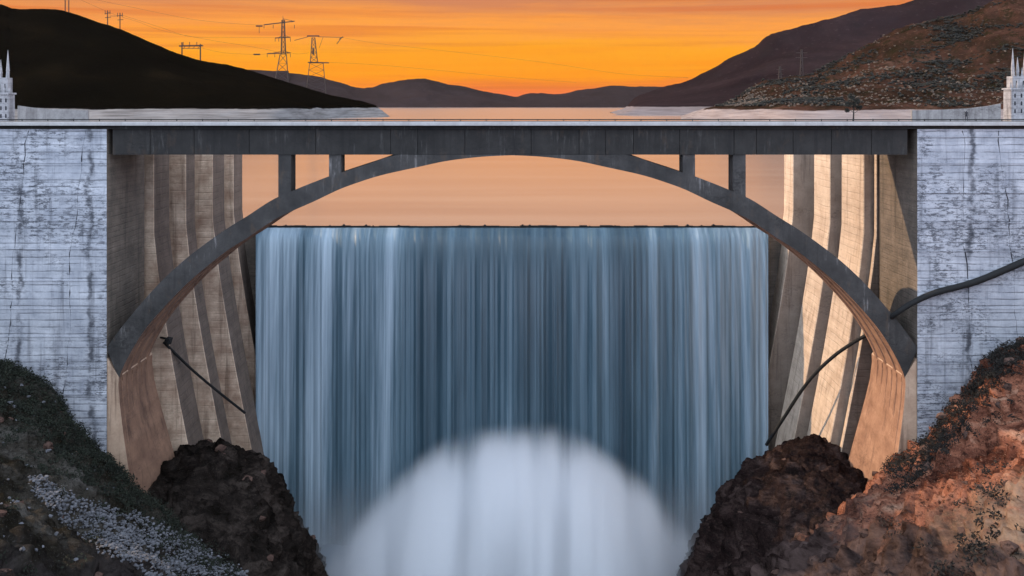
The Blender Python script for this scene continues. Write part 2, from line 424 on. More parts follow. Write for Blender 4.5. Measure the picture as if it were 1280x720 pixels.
# outcrops at the foot of the piers ------------------------------------------
def outcrop(name, sgn, mat, seed):
    sil = [(-90,-10),(36,-4),(62,-28),(95,-48),(135,-58),(175,-56),(205,-38),(228,-6),(248,32),(270,72),(296,130)]
    if sgn > 0: sil = [(-90,-10),(30,-4),(62,-24),(95,-48),(125,-60),(160,-58),(198,-44),(228,-20),(254,16),(280,58),(306,130)]
    rows = []
    for Y, dx, dy in ((206, 6, 120), (194, 4, 50), (182, 3, 12), (169, 0, 0), (161, 3, 16), (151, 8, 48), (139, 12, 96), (124, 14, 170), (106, 10, 290), (85, 0, 520)):
        L = []
        for sx, sy in sil:
            x = 122+sx+dx*(1 if sx > 0 else 0)
            px = x if sgn < 0 else 1280-x+ -3
            L.append((px, 614+sy+dy))
        rows.append(row(Y, L))
    clampz(rows, -66)
    g = loft(rows, 22, 26)
    def d(p):
        w_ = Vector((p.x+2*fbm(p, .15, 3, .9, seed), p.y, p.z*1.4+1.5*fbm(p, .2, 3, .9, seed+2)))
        return fbm(p, .07, 5, .9, seed)*1.7+ridge(w_, .10, 6, seed+4)*1.3+crag(w_, .22, seed)*.7+ridge(w_, .35, 5, seed)*.45+fbm(p, .7, 5, .6, seed)*.3-2.3
    o, V = grid_mesh(name, g, d, mat); tag(o, kind='structure'); return o, V
oL, VOL = outcrop('left_rock_outcrop', -1, M['rockL'], 41)
oR, VOR = outcrop('right_rock_outcrop', 1, M['rockR'], 61)

# rubble and low growth (stuff) -------------------------------------------------
def proj(v): return 640+v[0]*F/v[1], 132+(H-v[2])*F/v[1]
def lerp_line(pts, x):
    for (x0, y0), (x1, y1) in zip(pts, pts[1:]):
        if x0 <= x <= x1: return y0+(y1-y0)*(x-x0)/(x1-x0)
    return None
rng = random.Random(3)
scree = MB(); cnt = 0
stones_pool = [v for v in VL if v[1] > 70]
for v in stones_pool:
    px, py = proj(v)
    c = lerp_line([(40, 605), (90, 640), (150, 672), (210, 700), (280, 735), (340, 770)], px)
    if c is None: continue
    d = abs(py-c)/(15+.18*(px-40))
    if d < 1 and rng.random() < .8*(1-d*d):
        for q in range(5):
            r = rng.uniform(.09, .24)
            scree.blob((v[0]+rng.uniform(-.6, .6), v[1]+rng.uniform(-.6, .6), v[2]+rng.uniform(-.1, .35)), r, .7, .4, rng.random()); cnt += 1
for v in stones_pool:                       # scattered far stones
    if rng.random() < .012:
        scree.blob((v[0], v[1], v[2]+.05), rng.uniform(.12, .35), .7, .4, rng.random())
M['scree'] = plain('pale_scree_stone', (.11, .11, .12), .9, var=.5, s=1.5)
tag(scree.build('scree', M['scree']), 'strip of loose pale stones running down the dark left bank', 'scree', kind='stuff')

def growth(name, V, test, mat, label, seed, n_per=44, rr=(.5, 1.4), lf=.15):
    g = MB(); rg = random.Random(seed)
    for v in V:
        if v[1] < 50: continue
        px, py = proj(v); pr = test(px, py, v)
        if rg.random() > pr: continue
        R0 = rg.uniform(*rr)
        for k in range(n_per):
            a = rg.uniform(0, 6.283); rad = R0*math.sqrt(rg.random()); h = R0*rg.random()*1.1*(1-.5*(rad/R0))
            g.leaf((v[0]+math.cos(a)*rad, v[1]+math.sin(a)*rad, v[2]+h), lf*rg.uniform(.6, 1.5), rg)
    o = g.build(name, mat); tag(o, label, 'undergrowth', kind='stuff'); return o
M['leafL'] = plain('dark_green_leaves', (.010, .013, .006), .95, var=.6, s=.6)
M['leafR'] = plain('dark_brown_brush', (.014, .011, .008), .95, var=.6, s=.6)
def tL(px, py, v):
    top = lerp_line([(-200, 350), (0, 456), (60, 492), (110, 540), (150, 580), (210, 650), (300, 720)], px)
    if top is None: return 0
    d = py-top
    if d < -8: return 0
    wd = 110 if px < 130 else 70
    return .16 if d < wd*.6 else (.05 if d < wd else .004)
growth('undergrowth', VL, tL, M['leafL'], 'dark green undergrowth covering the upper edge of the left bank', 5)
def tR(px, py, v):
    top = lerp_line([(1110, 590), (1140, 575), (1172, 548), (1205, 500), (1240, 455), (1280, 434), (1400, 370)], px)
    if top is None: return 0
    d = py-top
    k = noise.noise(Vector((v[0]*.12, v[1]*.12, v[2]*.12+7)))
    if d < -8: return 0
    return .16 if d < 34 else (.05 if k > .30 else .002)
growth('undergrowth', VR, tR, M['leafR'], 'dark brush along the top edge of the red right bank', 6)
def tO(px, py, v): return .012 if (v[2] > -52 and py < 600) else 0
bo = MB()
for V_, sgn in ((VL, -1), (VR, 1), (VOL, -1), (VOR, 1)):
    for v in V_:
        if v[1] > 60 and rng.random() < (.004 if V_ in (VL, VR) else .0006):
            bo.blob((v[0], v[1], v[2]), rng.uniform(.3, 1.0), .7, .35, rng.random())
M['boulder'] = ground('brown_boulders', [(.3, (.05, .03, .025)), (.7, (.16, .10, .08))], .3, 2.0, bumpd=.2)
tag(bo.build('loose_rocks', M['boulder']), 'brown loose rocks scattered over both banks and outcrops', 'rocks', kind='stuff')

# ------------------------------------------------------------------ water and valley floor
M['river'], nt_, b_ = newmat('blurred_river_water'); n = N(nt_)
a = n.noise(n.coord((1, .15, 1)), .12, 5, .6)
n.link(n.ramp(a, [(.3, (.02, .045, .07)), (.7, (.10, .16, .22))]), b_.inputs['Base Color']); b_.inputs['Roughness'].default_value = .45
M['floor'] = ground('valley_floor_earth', [(.3, (.03, .025, .02)), (.7, (.09, .07, .05))], .02, .2)
def sheet(name, x0, x1, y0, y1, z, mat, nx=1, ny=1):
    V = []; Fc = []
    for j in range(ny+1):
        for i in range(nx+1): V.append((x0+(x1-x0)*i/nx, y0+(y1-y0)*j/ny, z))
    for j in range(ny):
        for i in range(nx):
            q = j*(nx+1)+i; Fc.append((q, q+1, q+nx+2, q+nx+1))
    return mesh_obj(name, V, Fc, mat)
tag(sheet('ground', -30000, 30000, -30000, 205, -64.5, M['floor']), kind='structure')
tag(sheet('river', -75, 75, -400, 204, -60, M['river']), kind='structure')
M['lake'], nt_, b_ = newmat('lake_water'); n = N(nt_)
a = n.noise(n.coord((.12, 1, 1)), .035, 7, .65)
bp = n.bump(n.noise(n.coord((.3, 1, 1)), .25, 3, .5), .06, .3)
gl = n('ShaderNodeBsdfGlossy'); gl.inputs['Roughness'].default_value = .17; gl.inputs['Color'].default_value = (.97, .97, .97, 1); n.link(bp, gl.inputs['Normal'])
df = n('ShaderNodeBsdfDiffuse'); n.link(n.ramp(a, [(.35, (.31, .235, .16)), (.65, (.42, .325, .225))]), df.inputs['Color'])
fr = n('ShaderNodeFresnel'); fr.inputs['IOR'].default_value = 1.6
ms = n('ShaderNodeMixShader'); n.link(n.maprange(fr.outputs[0], .15, .75, .12, .74, smooth=False), ms.inputs[0]); n.link(df.outputs[0], ms.inputs[1]); n.link(gl.outputs[0], ms.inputs[2])
n.link(ms.outputs[0], nt_.nodes['Material Output'].inputs['Surface']); nt_.nodes.remove(b_)
lake = tag(sheet('lake', -40000, 40000, 205.6, 60000, 0, M['lake']), kind='structure')

# ------------------------------------------------------------------ far hills
def hill(name, X, mat, disp, ku=10, kv=22, flat=None):
    o, V = grid_mesh(name, loft(X, ku, kv), disp, mat); tag(o, kind='structure'); return o, V
def hz(px, Y, z): return Vector(((px-640)*Y/F, Y, z))
def ringmat(name, stops, s1, s2, ringcol0, ringcol1, zr, bumpd, dark, darkamt=.7, stretch=(1, 1, 1)):
    def ex(n, col):
        g = n('ShaderNodeNewGeometry'); sx = n('ShaderNodeSeparateXYZ'); n.link(g.outputs['Position'], sx.inputs[0])
        wob = n.noise(n.coord((1, 1, 1)), .012, 5, .6)
        z = n.math('ADD', sx.outputs['Z'], n.math('MULTIPLY', n.math('SUBTRACT', wob, .5), 9.0))
        k = n.maprange(z, zr+1.0, zr-1.0)
        rc = n.ramp(n.noise(n.coord((.3, .3, 6)), .05, 6, .65), [(.35, ringcol0), (.65, ringcol1)])
        return n.mix(k, col, rc)
    return ground(name, stops, s1, s2, bumpd=bumpd, extra=ex, dark=dark, darkamt=darkamt, stretch=stretch)
M['hillL'] = ringmat('dark_hill_scrub', [(.35, (.001, .001, .0007)), (.55, (.003, .0025, .0015)), (.78, (.012, .008, .004))], .006, .05, (.12, .11, .105), (.24, .225, .215), 19.5, 4, (.003, .003, .002))
M['hillR'] = ringmat('red_brown_hill', [(.32, (.007, .004, .003)), (.47, (.028, .015, .010)), (.6, (.056, .026, .018)), (.75, (.12, .07, .045))], .008, .03, (.20, .155, .14), (.32, .26, .235), 18.5, 5, (.012, .012, .006), .85)
M['hillF'] = ringmat('far_mountain_scrub', [(.35, (.014, .009, .010)), (.7, (.034, .022, .023))], .002, .01, (.15, .125, .12), (.24, .20, .195), 22, 6, (.015, .012, .012), .5)
silL = [(-1700,-230),(-900,-120),(-300,-40),(-60,-6),(0,5),(19,10.5),(64,11),(97,19),(150,37),(202,58),(247,75),(300,85),(356,103),(412,119),(450,127),(470,132.5)]
def front_L(px):
    if px < 350: return 1650
    return 1650+(px-350)/138*700
rows = []
n_ = len(silL)
def tipx(px, t): return px+(18 if px > 440 else 0)*t
rows.append([hz(tipx(px, 1), front_L(px)-60, -8) for px, _ in silL])
rows.append([hz(tipx(px, 1), front_L(px), -.5) for px, _ in silL])
rows.append([hz(px, front_L(px)+90, 24) for px, _ in silL])
for t in (.33, .66):
    rows.append([hz(px, front_L(px)+90+(2500-front_L(px)-90)*t, 24+(ZZ(py, 2500)-24)*t*(1.05)) for px, py in silL])
rows.append([hz(px, 2500, ZZ(py, 2500)) for px, py in silL])
rows.append([hz(px-10, 2900, max(-6, ZZ(py, 2900)*.75-12)) for px, py in silL])
rows.append([hz(px-60, 3600, -8) for px, py in silL])
def dL(p):
    k = min(1, max(0, (p.z-26)/60))
    return (fbm(p, .004, 5, .8, 3)*9+ridge(p, .009, 5, 2)*5-6)*k*.55+fbm(p, .03, 3)*.8*min(1, max(0, p.z/8))
hL, VHL = hill('left_hill', rows, M['hillL'], dL, 16, 20)

silR = [(850,146),(868,140),(888,135),(912,130),(935,117),(950,109),(990,99),(1025,90),(1062,71),(1090,57),(1119,43),(1156,30),(1185,24),(1212,19),(1242,4),(1290,-12),(1500,-60),(2000,-150),(2900,-250)]
FR = lambda px: 1500+(max(0, 1000-px)*2.2)
rows = []
rows.append([hz(px, FR(px)-60, -8) for px, _ in silR])
rows.append([hz(px, FR(px), -.5) for px, _ in silR])
KR = lambda px: min(1, max(0, (px-848)/45))
rows.append([hz(px, FR(px)+80, -2+24.5*KR(px)) for px, _ in silR])
for t in (.3, .62):
    rows.append([hz(px, FR(px)+80+(2300-FR(px)-80)*t, (-2+24.5*KR(px))*(1-t)+ZZ(py, 2300)*t*(1.02 if px > 912 else 1)) for px, py in silR])
rows.append([hz(px, 2300, ZZ(py, 2300)) for px, py in silR])
rows.append([hz(px+10, 2750, max(-6, ZZ(py, 2750)*.75-12)) for px, py in silR])
rows.append([hz(px+60, 3300, -8) for px, py in silR])
def dR(p):
    k = min(1, max(0, (p.z-24)/50))
    return (fbm(p, .005, 6, .7, 13)*12+ridge(p, .010, 6, 12)*11-11)*k*.8+fbm(p, .03, 4)*1.5*min(1, max(0, p.z/8))
hR, VHR = hill('right_hill', rows, M['hillR'], dR, 16, 26)

silM = [(762,148),(772,141),(784,135),(800,122),(835,111),(867,101),(909,82),(942,67),(969,49),(1006,37),(1062,24),(1111,15),(1160,2),(1300,-40),(1700,-120),(2600,-250)]
FM = lambda px: 2600 if px > 900 else 2600
rows = []
rows.append([hz(px, 2500, -8) for px, _ in silM])
rows.append([hz(px, 2560, -.5) for px, _ in silM])
KM = lambda px: min(1, max(0, (px-760)/28))
rows.append([hz(px+10, 2700, -2+24*KM(px)) for px, _ in silM])
rows.append([hz(px+6, 3100, (-2+24*KM(px))+max(0, (ZZ(py, 4000)-22)*.30)) for px, py in silM])
rows.append([hz(px, 3600, (-2+24*KM(px))+max(0, (ZZ(py, 4000)-22)*.68)) for px, py in silM])
rows.append([hz(px, 4000, ZZ(py, 4000)) for px, py in silM])
rows.append([hz(px+20, 5200, -10) for px, py in silM])
def dM(p):
    k = min(1, max(0, (p.z-26)/80))
    return (fbm(p, .002, 6, .8, 23)*16+ridge(p, .004, 6, 12)*14-14)*k*.7
hM, VHM = hill('right_mountain', rows, M['hillF'], dM, 16, 22)
silF = [(-3000,40),(-1200,60),(0,80),(326,90),(360,94),(394,98),(424,105),(450,112),(479,107),(500,102),(512,100),(531,100),(557,107),(595,114),(625,119),(644,122.5),(662,118),(700,119),(730,114),(775,109),(797,110),(835,109),(880,99),(930,90),(1000,84),(1100,78),(1300,70),(1700,55),(2500,30)]
rows = [[hz(px, 13000, -20) for px, _ in silF], [hz(px, 13100, 5) for px, _ in silF],
        [hz(px, 13700, 5+(ZZ(py, 15000)-5)*.5) for px, py in silF], [hz(px, 15000, ZZ(py, 15000)) for px, py in silF],
        [hz(px, 19000, -20) for px, _ in silF]]
M['hillFF'] = ground('distant_range', [(.35, (.014, .011, .012)), (.7, (.026, .019, .020))], .001, .004, bumpd=6, dark=(.03, .024, .026), darkamt=.4)
hF, _v = hill('distant_hills', rows, M['hillFF'], lambda p: (fbm(p, .0006, 6, .8, 23)*30+ridge(p, .0012, 6, 12)*26-26)*min(1, max(0, p.z/120)), 10, 14)

# scrub and stones on the right hill
rs = MB(); rb2 = MB(); rg = random.Random(12)
for v in VHR:
    px, py = proj(v)
    if v[2] < 24 or px > 1330 or v[1] > 2400: continue
    k = noise.noise(Vector((v[0]*.009, v[1]*.009, 3)))
    up = lerp_line([(900, 131), (1030, 110), (1100, 95), (1200, 110), (1340, 118)], px) or 100
    for q in range(2):
        jx, jy = rg.uniform(-9, 9), rg.uniform(-9, 9)
        if rg.random() < .10+1.3*k*(1 if py < up-10 else .6): rs.blob((v[0]+jx, v[1]+jy, v[2]+1), rg.uniform(1.4, 4.2), .6, .4, rg.random())
        if rg.random() < (.11 if py > up-18 else .015): rb2.blob((v[0]+jx, v[1]+jy, v[2]+.5), rg.uniform(1.0, 2.8), .7, .45, rg.random())
M['scrub'] = plain('dark_olive_scrub', (.006, .006, .003), 1.0, var=.7, s=.02)
M['stones'] = plain('pale_hill_stones', (.085, .06, .042), .9, var=.5, s=.05)
tag(rs.build('hill_scrub', M['scrub']), 'dark olive scrub scattered over the red brown right hill', 'scrub', kind='stuff')
tag(rb2.build('hill_stones', M['stones']), 'pale stones showing between scrub low on the right hill', 'stones', kind='stuff')

# ------------------------------------------------------------------ abutments
ZT = ZZ(160, 150)                       # underside of deck slab
def side_wall(sgn, label):
    root = empty('concrete_abutment', (sgn*100, 150, -60))
    tag(root, label, 'abutment')
    xi = 60.8
    a, b = sorted((sgn*xi, sgn*215))
    m = MB()
    # front mass with the weathered face, side wall toward the gorge on its own material
    V = []; Fc = []; FM_ = []
    nz = 40
    x0 = sgn*xi; x1 = sgn*215
    z0, z1 = -70, ZT-.02
    ang = 0
    pts = [(x0, 150.0), (x0, 165.4), (sgn*66.5, 166.0), (sgn*66.5, 214), (sgn*215, 214), (x1, 150.0)]
    k = len(pts)
    V = [(x, y, z0) for x, y in pts]+[(x, y, z1 if y < 166.1 and abs(x) != 66.5 else z1) for x, y in pts]
    for i in range(k):
        j = (i+1) % k
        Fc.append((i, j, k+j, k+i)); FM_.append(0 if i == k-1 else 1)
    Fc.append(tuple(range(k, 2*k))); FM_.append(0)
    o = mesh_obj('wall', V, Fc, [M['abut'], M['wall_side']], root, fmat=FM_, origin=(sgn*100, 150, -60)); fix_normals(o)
    # horizontal lift ledges and vertical cracks with real relief
    rg = random.Random(5+sgn)
    for i in range(14):
        z = ZT-1.2-4.3*i-rg.uniform(-.3, .3); x_a, x_b = sorted((sgn*xi, sgn*130))
        led = MB(); led.box(x_a, x_b, 149.93-rg.uniform(0, .04), 150.05, z, z+rg.uniform(.10, .2))
        led.build('lift_ledge', M['abut'], root, origin=(sgn*100, 149.9, z))
    for x in ([64, 72.5] if sgn < 0 else [67.5, 73.0, 79.5]):
        z = ZT-.4; xx = x; pts = []; rs = []
        while z > -34:
            pts.append((sgn*xx, 150.0, z)); rs.append(max(.015, rg.uniform(-.06, .10)))
            xx += rg.uniform(-.12, .32); z -= rg.uniform(.8, 2.0)
        rl = MB(); rl.tube(pts, rs, 5); rl.build('crack', M['void'], root, origin=(sgn*x, 150, -5))
    return root
side_wall(-1, 'pale bluish concrete wall left of the arch, with dark green bank at its foot')
side_wall(1, 'pale bluish concrete wall right of the arch, crossed by a thick black pipe')

# rising piers behind the arch -----------------------------------------------
def pier(sgn, xi, ya, yb, label, batt=1.0, bright=True):
    root = None
    top = ZZ(160, 150)-1.7
    poly = []
    K = 16
    for i in range(K+1):
        z = top-(top+68)*i/K
        b = 0
        if z < 4: b = 7.0*((4-z)/42.0)**1.25*batt
        poly.append((sgn*(xi-b), z))
    poly += [(sgn*66.8, -68), (sgn*66.8, top)]
    V = [(x, ya, z) for x, z in poly]+[(x+sgn*0.25, yb, z) for x, z in poly]
    m_ = len(poly); Fc = [tuple(range(m_)), tuple(range(2*m_-1, m_-1, -1))]; FM_ = [0, 0]
    for k in range(m_):
        k2 = (k+1) % m_
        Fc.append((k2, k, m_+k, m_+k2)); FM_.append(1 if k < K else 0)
    mats = [M['pier_lit'], M['pier_shaded']] if sgn < 0 else [M['pier_front_shaded'] if bright else M['pier_shaded'], M['pier']]  # fronts and sides differ in colour to carry light and shade
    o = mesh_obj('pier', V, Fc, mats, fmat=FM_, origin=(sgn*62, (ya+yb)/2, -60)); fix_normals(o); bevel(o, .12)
    tag(o, label, 'pier', 'piers behind the arch bridge'); return o
ords = ['nearest the pale wall', 'second from the pale wall', 'third from the pale wall', 'beside the waterfall edge']
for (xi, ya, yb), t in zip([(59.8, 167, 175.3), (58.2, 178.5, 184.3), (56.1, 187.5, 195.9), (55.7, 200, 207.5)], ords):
    pier(-1, xi, ya, yb, 'left pier with shaded brown side and pale front, '+t)
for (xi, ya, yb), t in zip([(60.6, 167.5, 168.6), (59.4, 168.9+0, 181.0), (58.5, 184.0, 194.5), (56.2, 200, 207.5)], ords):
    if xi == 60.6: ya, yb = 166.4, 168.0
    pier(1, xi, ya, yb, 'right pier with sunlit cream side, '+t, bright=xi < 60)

# ------------------------------------------------------------------ dam + waterfall
dam = empty('dam', (0, 206, -60)); tag(dam, 'concrete overflow dam behind the wide blue waterfall', 'dam')
d_ = MB(); d_.box(-66.4, 66.4, 206.2, 214, -69, -.25)
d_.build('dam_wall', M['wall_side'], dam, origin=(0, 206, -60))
d_ = MB(); rg = random.Random(9); x = -53.0
while x < 53:
    L = rg.uniform(1.2, 3.5); hh = rg.uniform(.30, .5)
    d_.box(x, min(x+L, 53), 205.35, 205.9, -.8, hh)
    if rg.random() < .25: d_.blob((x+.5, 205.6, hh+.05), rg.uniform(.15, .35), .7, .4, rg.random())
    x += L+.02
d_.build('crest_board', M['black'], dam, origin=(0, 205.5, -.8))

M['fall'], nt_, b_ = newmat('falling_water'); n = N(nt_)
s1 = n.noise(n.coord((1, .0, .012)), .30, 3, .5)
s2 = n.noise(n.coord((1, .0, .02)), 1.9, 3, .6)
s3 = n.noise(n.coord((1, .0, .03)), .10, 3, .5)
mx = n.math('ADD', n.math('ADD', n.math('MULTIPLY', s1, .40), n.math('MULTIPLY', s2, .11)), n.math('MULTIPLY', s3, .48))
# water colour lighter toward both ends of the weir, darker in the middle
g_ = n('ShaderNodeNewGeometry'); sx_ = n('ShaderNodeSeparateXYZ'); n.link(g_.outputs['Position'], sx_.inputs[0])
xe = n.math('ABSOLUTE', n.math('DIVIDE', n.math('SUBTRACT', sx_.outputs['X'], 4.0), 50.0))
mx = n.math('ADD', mx, n.maprange(xe, .15, .95, -.03, .12))
s4 = n.noise(n.coord((1, .0, .05)), .9, 4, .6)
mx = n.math('ADD', mx, n.math('MULTIPLY', n.math('SUBTRACT', s4, .5), .16))
n.link(n.ramp(mx, [(.33, (.014, .030, .042)), (.45, (.034, .068, .092)), (.56, (.090, .15, .19)), (.71, (.36, .45, .52))]), b_.inputs['Base Color'])
b_.inputs['Roughness'].default_value = .4; b_.inputs['Specular IOR Level'].default_value = .5
V = []; Fc = []; nx, nzz = 1100, 46
def fold(x):
    return (noise.noise(Vector((x*.16, 1.3, 0)))*1.3+noise.noise(Vector((x*.5, 7.3, 0)))*.7+noise.noise(Vector((x*1.5, 3.3, 0)))*.30+noise.noise(Vector((x*4, 2.3, 0)))*.06)
for j in range(nzz+1):
    t = j/nzz
    for i in range(nx+1):
        x = -52.6+105.2*i/nx
        f = fold(x)
        if t < .1:
            a_ = t/.1; z = .05-1.0*a_**1.9 + f*.22*a_; y = 205.3-a_*1.6
        else:
            a_ = (t-.1)/.9; z = -.95+f*.22*(1-a_)-61.0*a_**1.25; y = 203.7-10.5*a_**.62
        y -= f*(.25+.75*min(1, t*2.5)); x2 = x*(y/205.3)
        V.append((x2, y, z))
for j in range(nzz):
    for i in range(nx):
        q = j*(nx+1)+i; Fc.append((q, q+nx+1, q+nx+2, q+1))
wf = mesh_obj('waterfall', V, Fc, M['fall'], smooth=True, origin=(0, 204, -60)); tag(wf, 'wide curtain of blurred blue water falling over the dam', 'waterfall')

# spray in the gorge: closed volume
M['spray'] = bpy.data.materials.new('water_spray'); M['spray'].use_nodes = True; nt_ = M['spray'].node_tree
nt_.nodes.remove(nt_.nodes['Principled BSDF']); n = N(nt_); out = nt_.nodes['Material Output']
g = n('ShaderNodeNewGeometry'); sx = n('ShaderNodeSeparateXYZ'); n.link(g.outputs['Position'], sx.inputs[0])
X_, Y_, Z_ = sx.outputs['X'], sx.outputs['Y'], sx.outputs['Z']
ax = n.math('ABSOLUTE', n.math('DIVIDE', n.math('SUBTRACT', X_, 1.0), 36.0))
hx = n.math('SUBTRACT', -31.5, n.math('MULTIPLY', n.math('POWER', ax, 2.2), 28.0))
wob = n.noise(n.coord((1, .3, .12)), .10, 2, .5)
hx = n.math('ADD', hx, n.math('MULTIPLY', n.math('SUBTRACT', wob, .5), 2.5))
yy = n.math('POWER', n.math('DIVIDE', n.math('SUBTRACT', Y_, 174.0), 13.0), 2.0)
s_ = n.math('SUBTRACT', n.math('SUBTRACT', hx, Z_), n.math('MULTIPLY', yy, 9.0))
den = n.maprange(s_, -2.0, 14.0)
str_ = n.maprange(n.noise(n.coord((1, .25, .02)), .16, 3, .5), .34, .62, .16, 1.0)
notch = n.math('MULTIPLY', n.maprange(n.math('ABSOLUTE', n.math('ADD', X_, 1.0)), 1.0, 8.0, 1, 0), n.maprange(Z_, -38, -50, 0, .75))
den = n.math('MULTIPLY', n.math('MULTIPLY', den, str_), n.math('SUBTRACT', 1.0, notch))
den = n.math('MULTIPLY', den, 1.0)
low = n.math('MULTIPLY', n.maprange(Z_, -42, -60), n.maprange(n.math('ABSOLUTE', X_), 46, 30))
den = n.math('ADD', den, n.math('MULTIPLY', low, .035))
pv = n('ShaderNodeVolumePrincipled'); pv.inputs['Color'].default_value = (.985, .99, 1, 1); pv.inputs['Anisotropy'].default_value = .1
n.link(den, pv.inputs['Density']); n.link(pv.outputs[0], out.inputs['Volume'])
sp_ = MB(); sp_.box(-47, 48, 158, 198, -59.8, -28)
so = sp_.build('water_spray', M['spray'], origin=(0, 174, -59.8)); tag(so, 'white plume of spray boiling up in front of the waterfall', 'spray', kind='stuff')

# ------------------------------------------------------------------ bridge
br = empty('arch_bridge', (0, 156, -30)); tag(br, 'dark concrete arch bridge spanning the gorge in front of the waterfall', 'bridge')
YF, YB = 150.25, 162.6
zt = ZZ(153.2, 149); zb = ZZ(157.2, 149)
m = MB(); m.box(-215, 215, 148.9, 163.2, zb, zt); bevel(m.build('deck_slab', M['edge'], br, origin=(0, 156, zb)), .05)
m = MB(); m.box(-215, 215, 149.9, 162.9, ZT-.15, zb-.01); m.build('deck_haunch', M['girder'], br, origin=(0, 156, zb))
m = MB(); m.box(-215, 215, 151.2, 161.2, zt+.004, zt+.03); m.build('roadway', M['asphalt'], br, origin=(0, 156, zt))
gz0, gz1 = ZZ(193.3, 150.3), ZT-.16
seams = [187, 242, 311, 394, 488, 522, 581, 664, 724, 757, 792, 850, 918, 946, 992, 1040, 1090]
pl = [((140-640)*.12, YF)]
for q in seams:
    x = (q-640)*.12; pl += [(x-.05, YF), (x-.05, YF+.15), (x+.05, YF+.15), (x+.05, YF)]
pl += [((1135-640)*.12, YF), ((1135-640)*.12, YB), ((140-640)*.12, YB)]
k_ = len(pl)
V = [(x, y, gz0) for x, y in pl]+[(x, y, gz1) for x, y in pl]
Fc = [tuple(range(k_))[::-1], tuple(range(k_, 2*k_))]+[(i, (i+1) % k_, k_+(i+1) % k_, k_+i) for i in range(k_)]
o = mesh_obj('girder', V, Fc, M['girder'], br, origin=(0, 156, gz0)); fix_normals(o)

ext = [(0,193.6),(60,193.7),(120,193.8),(147,194.2),(180,205),(217,217),(250,228.5),(280,241),(301,250.5),(332,270.6),(360,288),(400,317),(430,343),(455,369),(478,396),(494,416),(508,436)]
itr = [(0,194.2),(37,196),(80,201),(118,209),(163,219),(195,229),(220,238.5),(248,252),(280,266),(301,277),(332,298),(360,316),(405,353),(440,389),(462,416),(478,442),(488,462),(492,474)]
def resample(pts, K):
    vs = [Vector((a, b, 0)) for a, b in pts]; c = curve(vs, 6); L = [0]
    for p, q in zip(c, c[1:]): L.append(L[-1]+(q-p).length)
    out_ = []; j = 0
    for i in range(K+1):
        s = L[-1]*i/K
        while j < len(L)-2 and L[j+1] < s: j += 1
        t = (s-L[j])/max(1e-6, L[j+1]-L[j]); out_.append(c[j].lerp(c[j+1], t))
    return out_
K = 64
E = resample(ext, K); I = resample(itr, K)
def w2(p, sgn): return (sgn*p.x*.12, H-(p.y-132)*.12)
stE = [w2(E[i], -1) for i in range(K, 0, -1)]+[w2(E[i], 1) for i in range(0, K+1)]
stI = [w2(I[i], -1) for i in range(K, 0, -1)]+[w2(I[i], 1) for i in range(0, K+1)]
prof = [(YF, 0), (YF+.9, 0), (YF+1.0, .32), (YF+3.6, .32), (YF+3.7, .05), (YF+4.6, .05), (YF+4.7, .32), (YF+7.6, .32), (YF+7.7, .05), (YF+8.6, .05), (YF+8.7, .32), (YB-1.0, .32), (YB-.9, 0), (YB, 0)]
V = []; Fc = []; FM_ = []
S = len(stI); pw = len(prof)+2
for (ex_, ez), (ix, iz) in zip(stE, stI):
    d = Vector((ex_-ix, ez-iz)); d.normalize()
    V.append((ex_, YF, ez))
    for y, up in prof: V.append((ix+d.x*up, y, iz+d.y*up))
    V.append((ex_, YB, ez))
for s in range(S-1):
    for k in range(pw):
        k2 = (k+1) % pw
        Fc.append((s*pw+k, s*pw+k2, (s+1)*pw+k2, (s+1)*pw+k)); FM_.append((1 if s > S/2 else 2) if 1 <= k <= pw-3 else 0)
Fc.append(tuple(range(pw))); Fc.append(tuple((S-1)*pw+k for k in range(pw))[::-1]); FM_ += [0, 0]
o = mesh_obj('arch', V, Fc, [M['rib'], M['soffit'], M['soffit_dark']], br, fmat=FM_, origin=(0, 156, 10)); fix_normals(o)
# springing pedestals
for sgn in (-1, 1):
    m = MB()
    pts = [(512,440),(492,472),(492.5,482),(491,505),(488,530),(484,560),(478,600),(470,650),(455,760),(530,760),(530,440)]
    poly = [(sgn*a*.12, H-(b-132)*.12) for a, b in pts]
    V = [(x, YF-.05, z) for x, z in poly]+[(x-sgn*(0,0,0,.15,.5,1.0,1.6,2.2,2.6,0,0)[i], 164.2, z) for i, (x, z) in enumerate(poly)]
    k_ = len(poly); Fc = [tuple(range(k_)), tuple(range(2*k_-1, k_-1, -1))]+[((i+1) % k_, i, k_+i, k_+(i+1) % k_) for i in range(k_)]
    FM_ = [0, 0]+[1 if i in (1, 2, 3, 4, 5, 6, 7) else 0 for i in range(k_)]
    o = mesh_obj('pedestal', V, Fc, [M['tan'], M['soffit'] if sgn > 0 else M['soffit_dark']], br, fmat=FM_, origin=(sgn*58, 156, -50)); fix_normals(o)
    for i in range(6):
        y = YF+1.2+i*2.0
        fl = MB(); fl.tube([(sgn*a*.12, y, H-(b-132)*.12) for a, b in [(492,474),(492.3,482),(490.8,505),(487.8,530),(483.8,560),(477.8,600),(470,650)]], .13, 6)
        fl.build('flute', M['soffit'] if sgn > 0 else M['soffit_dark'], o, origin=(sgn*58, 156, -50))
def zext(dx):
    for (a, b), (c, d) in zip(ext, ext[1:]):
        if a <= dx <= c: return b+(d-b)*(dx-a)/(c-a)
for sgn in (-1, 1):
    for a, b in ((214, 229.5), (277, 293)):
        m = MB(); zc = H-(zext(b)+6-132)*.12
        x0, x1 = sorted((sgn*a*.12, sgn*b*.12))
        m.box(x0, x1, YF+.15, YF+3.4, zc, gz0+.02)
        bevel(m.build('spandrel_column', M['rib'], br, origin=((x0+x1)/2, 156, zc)), .05)
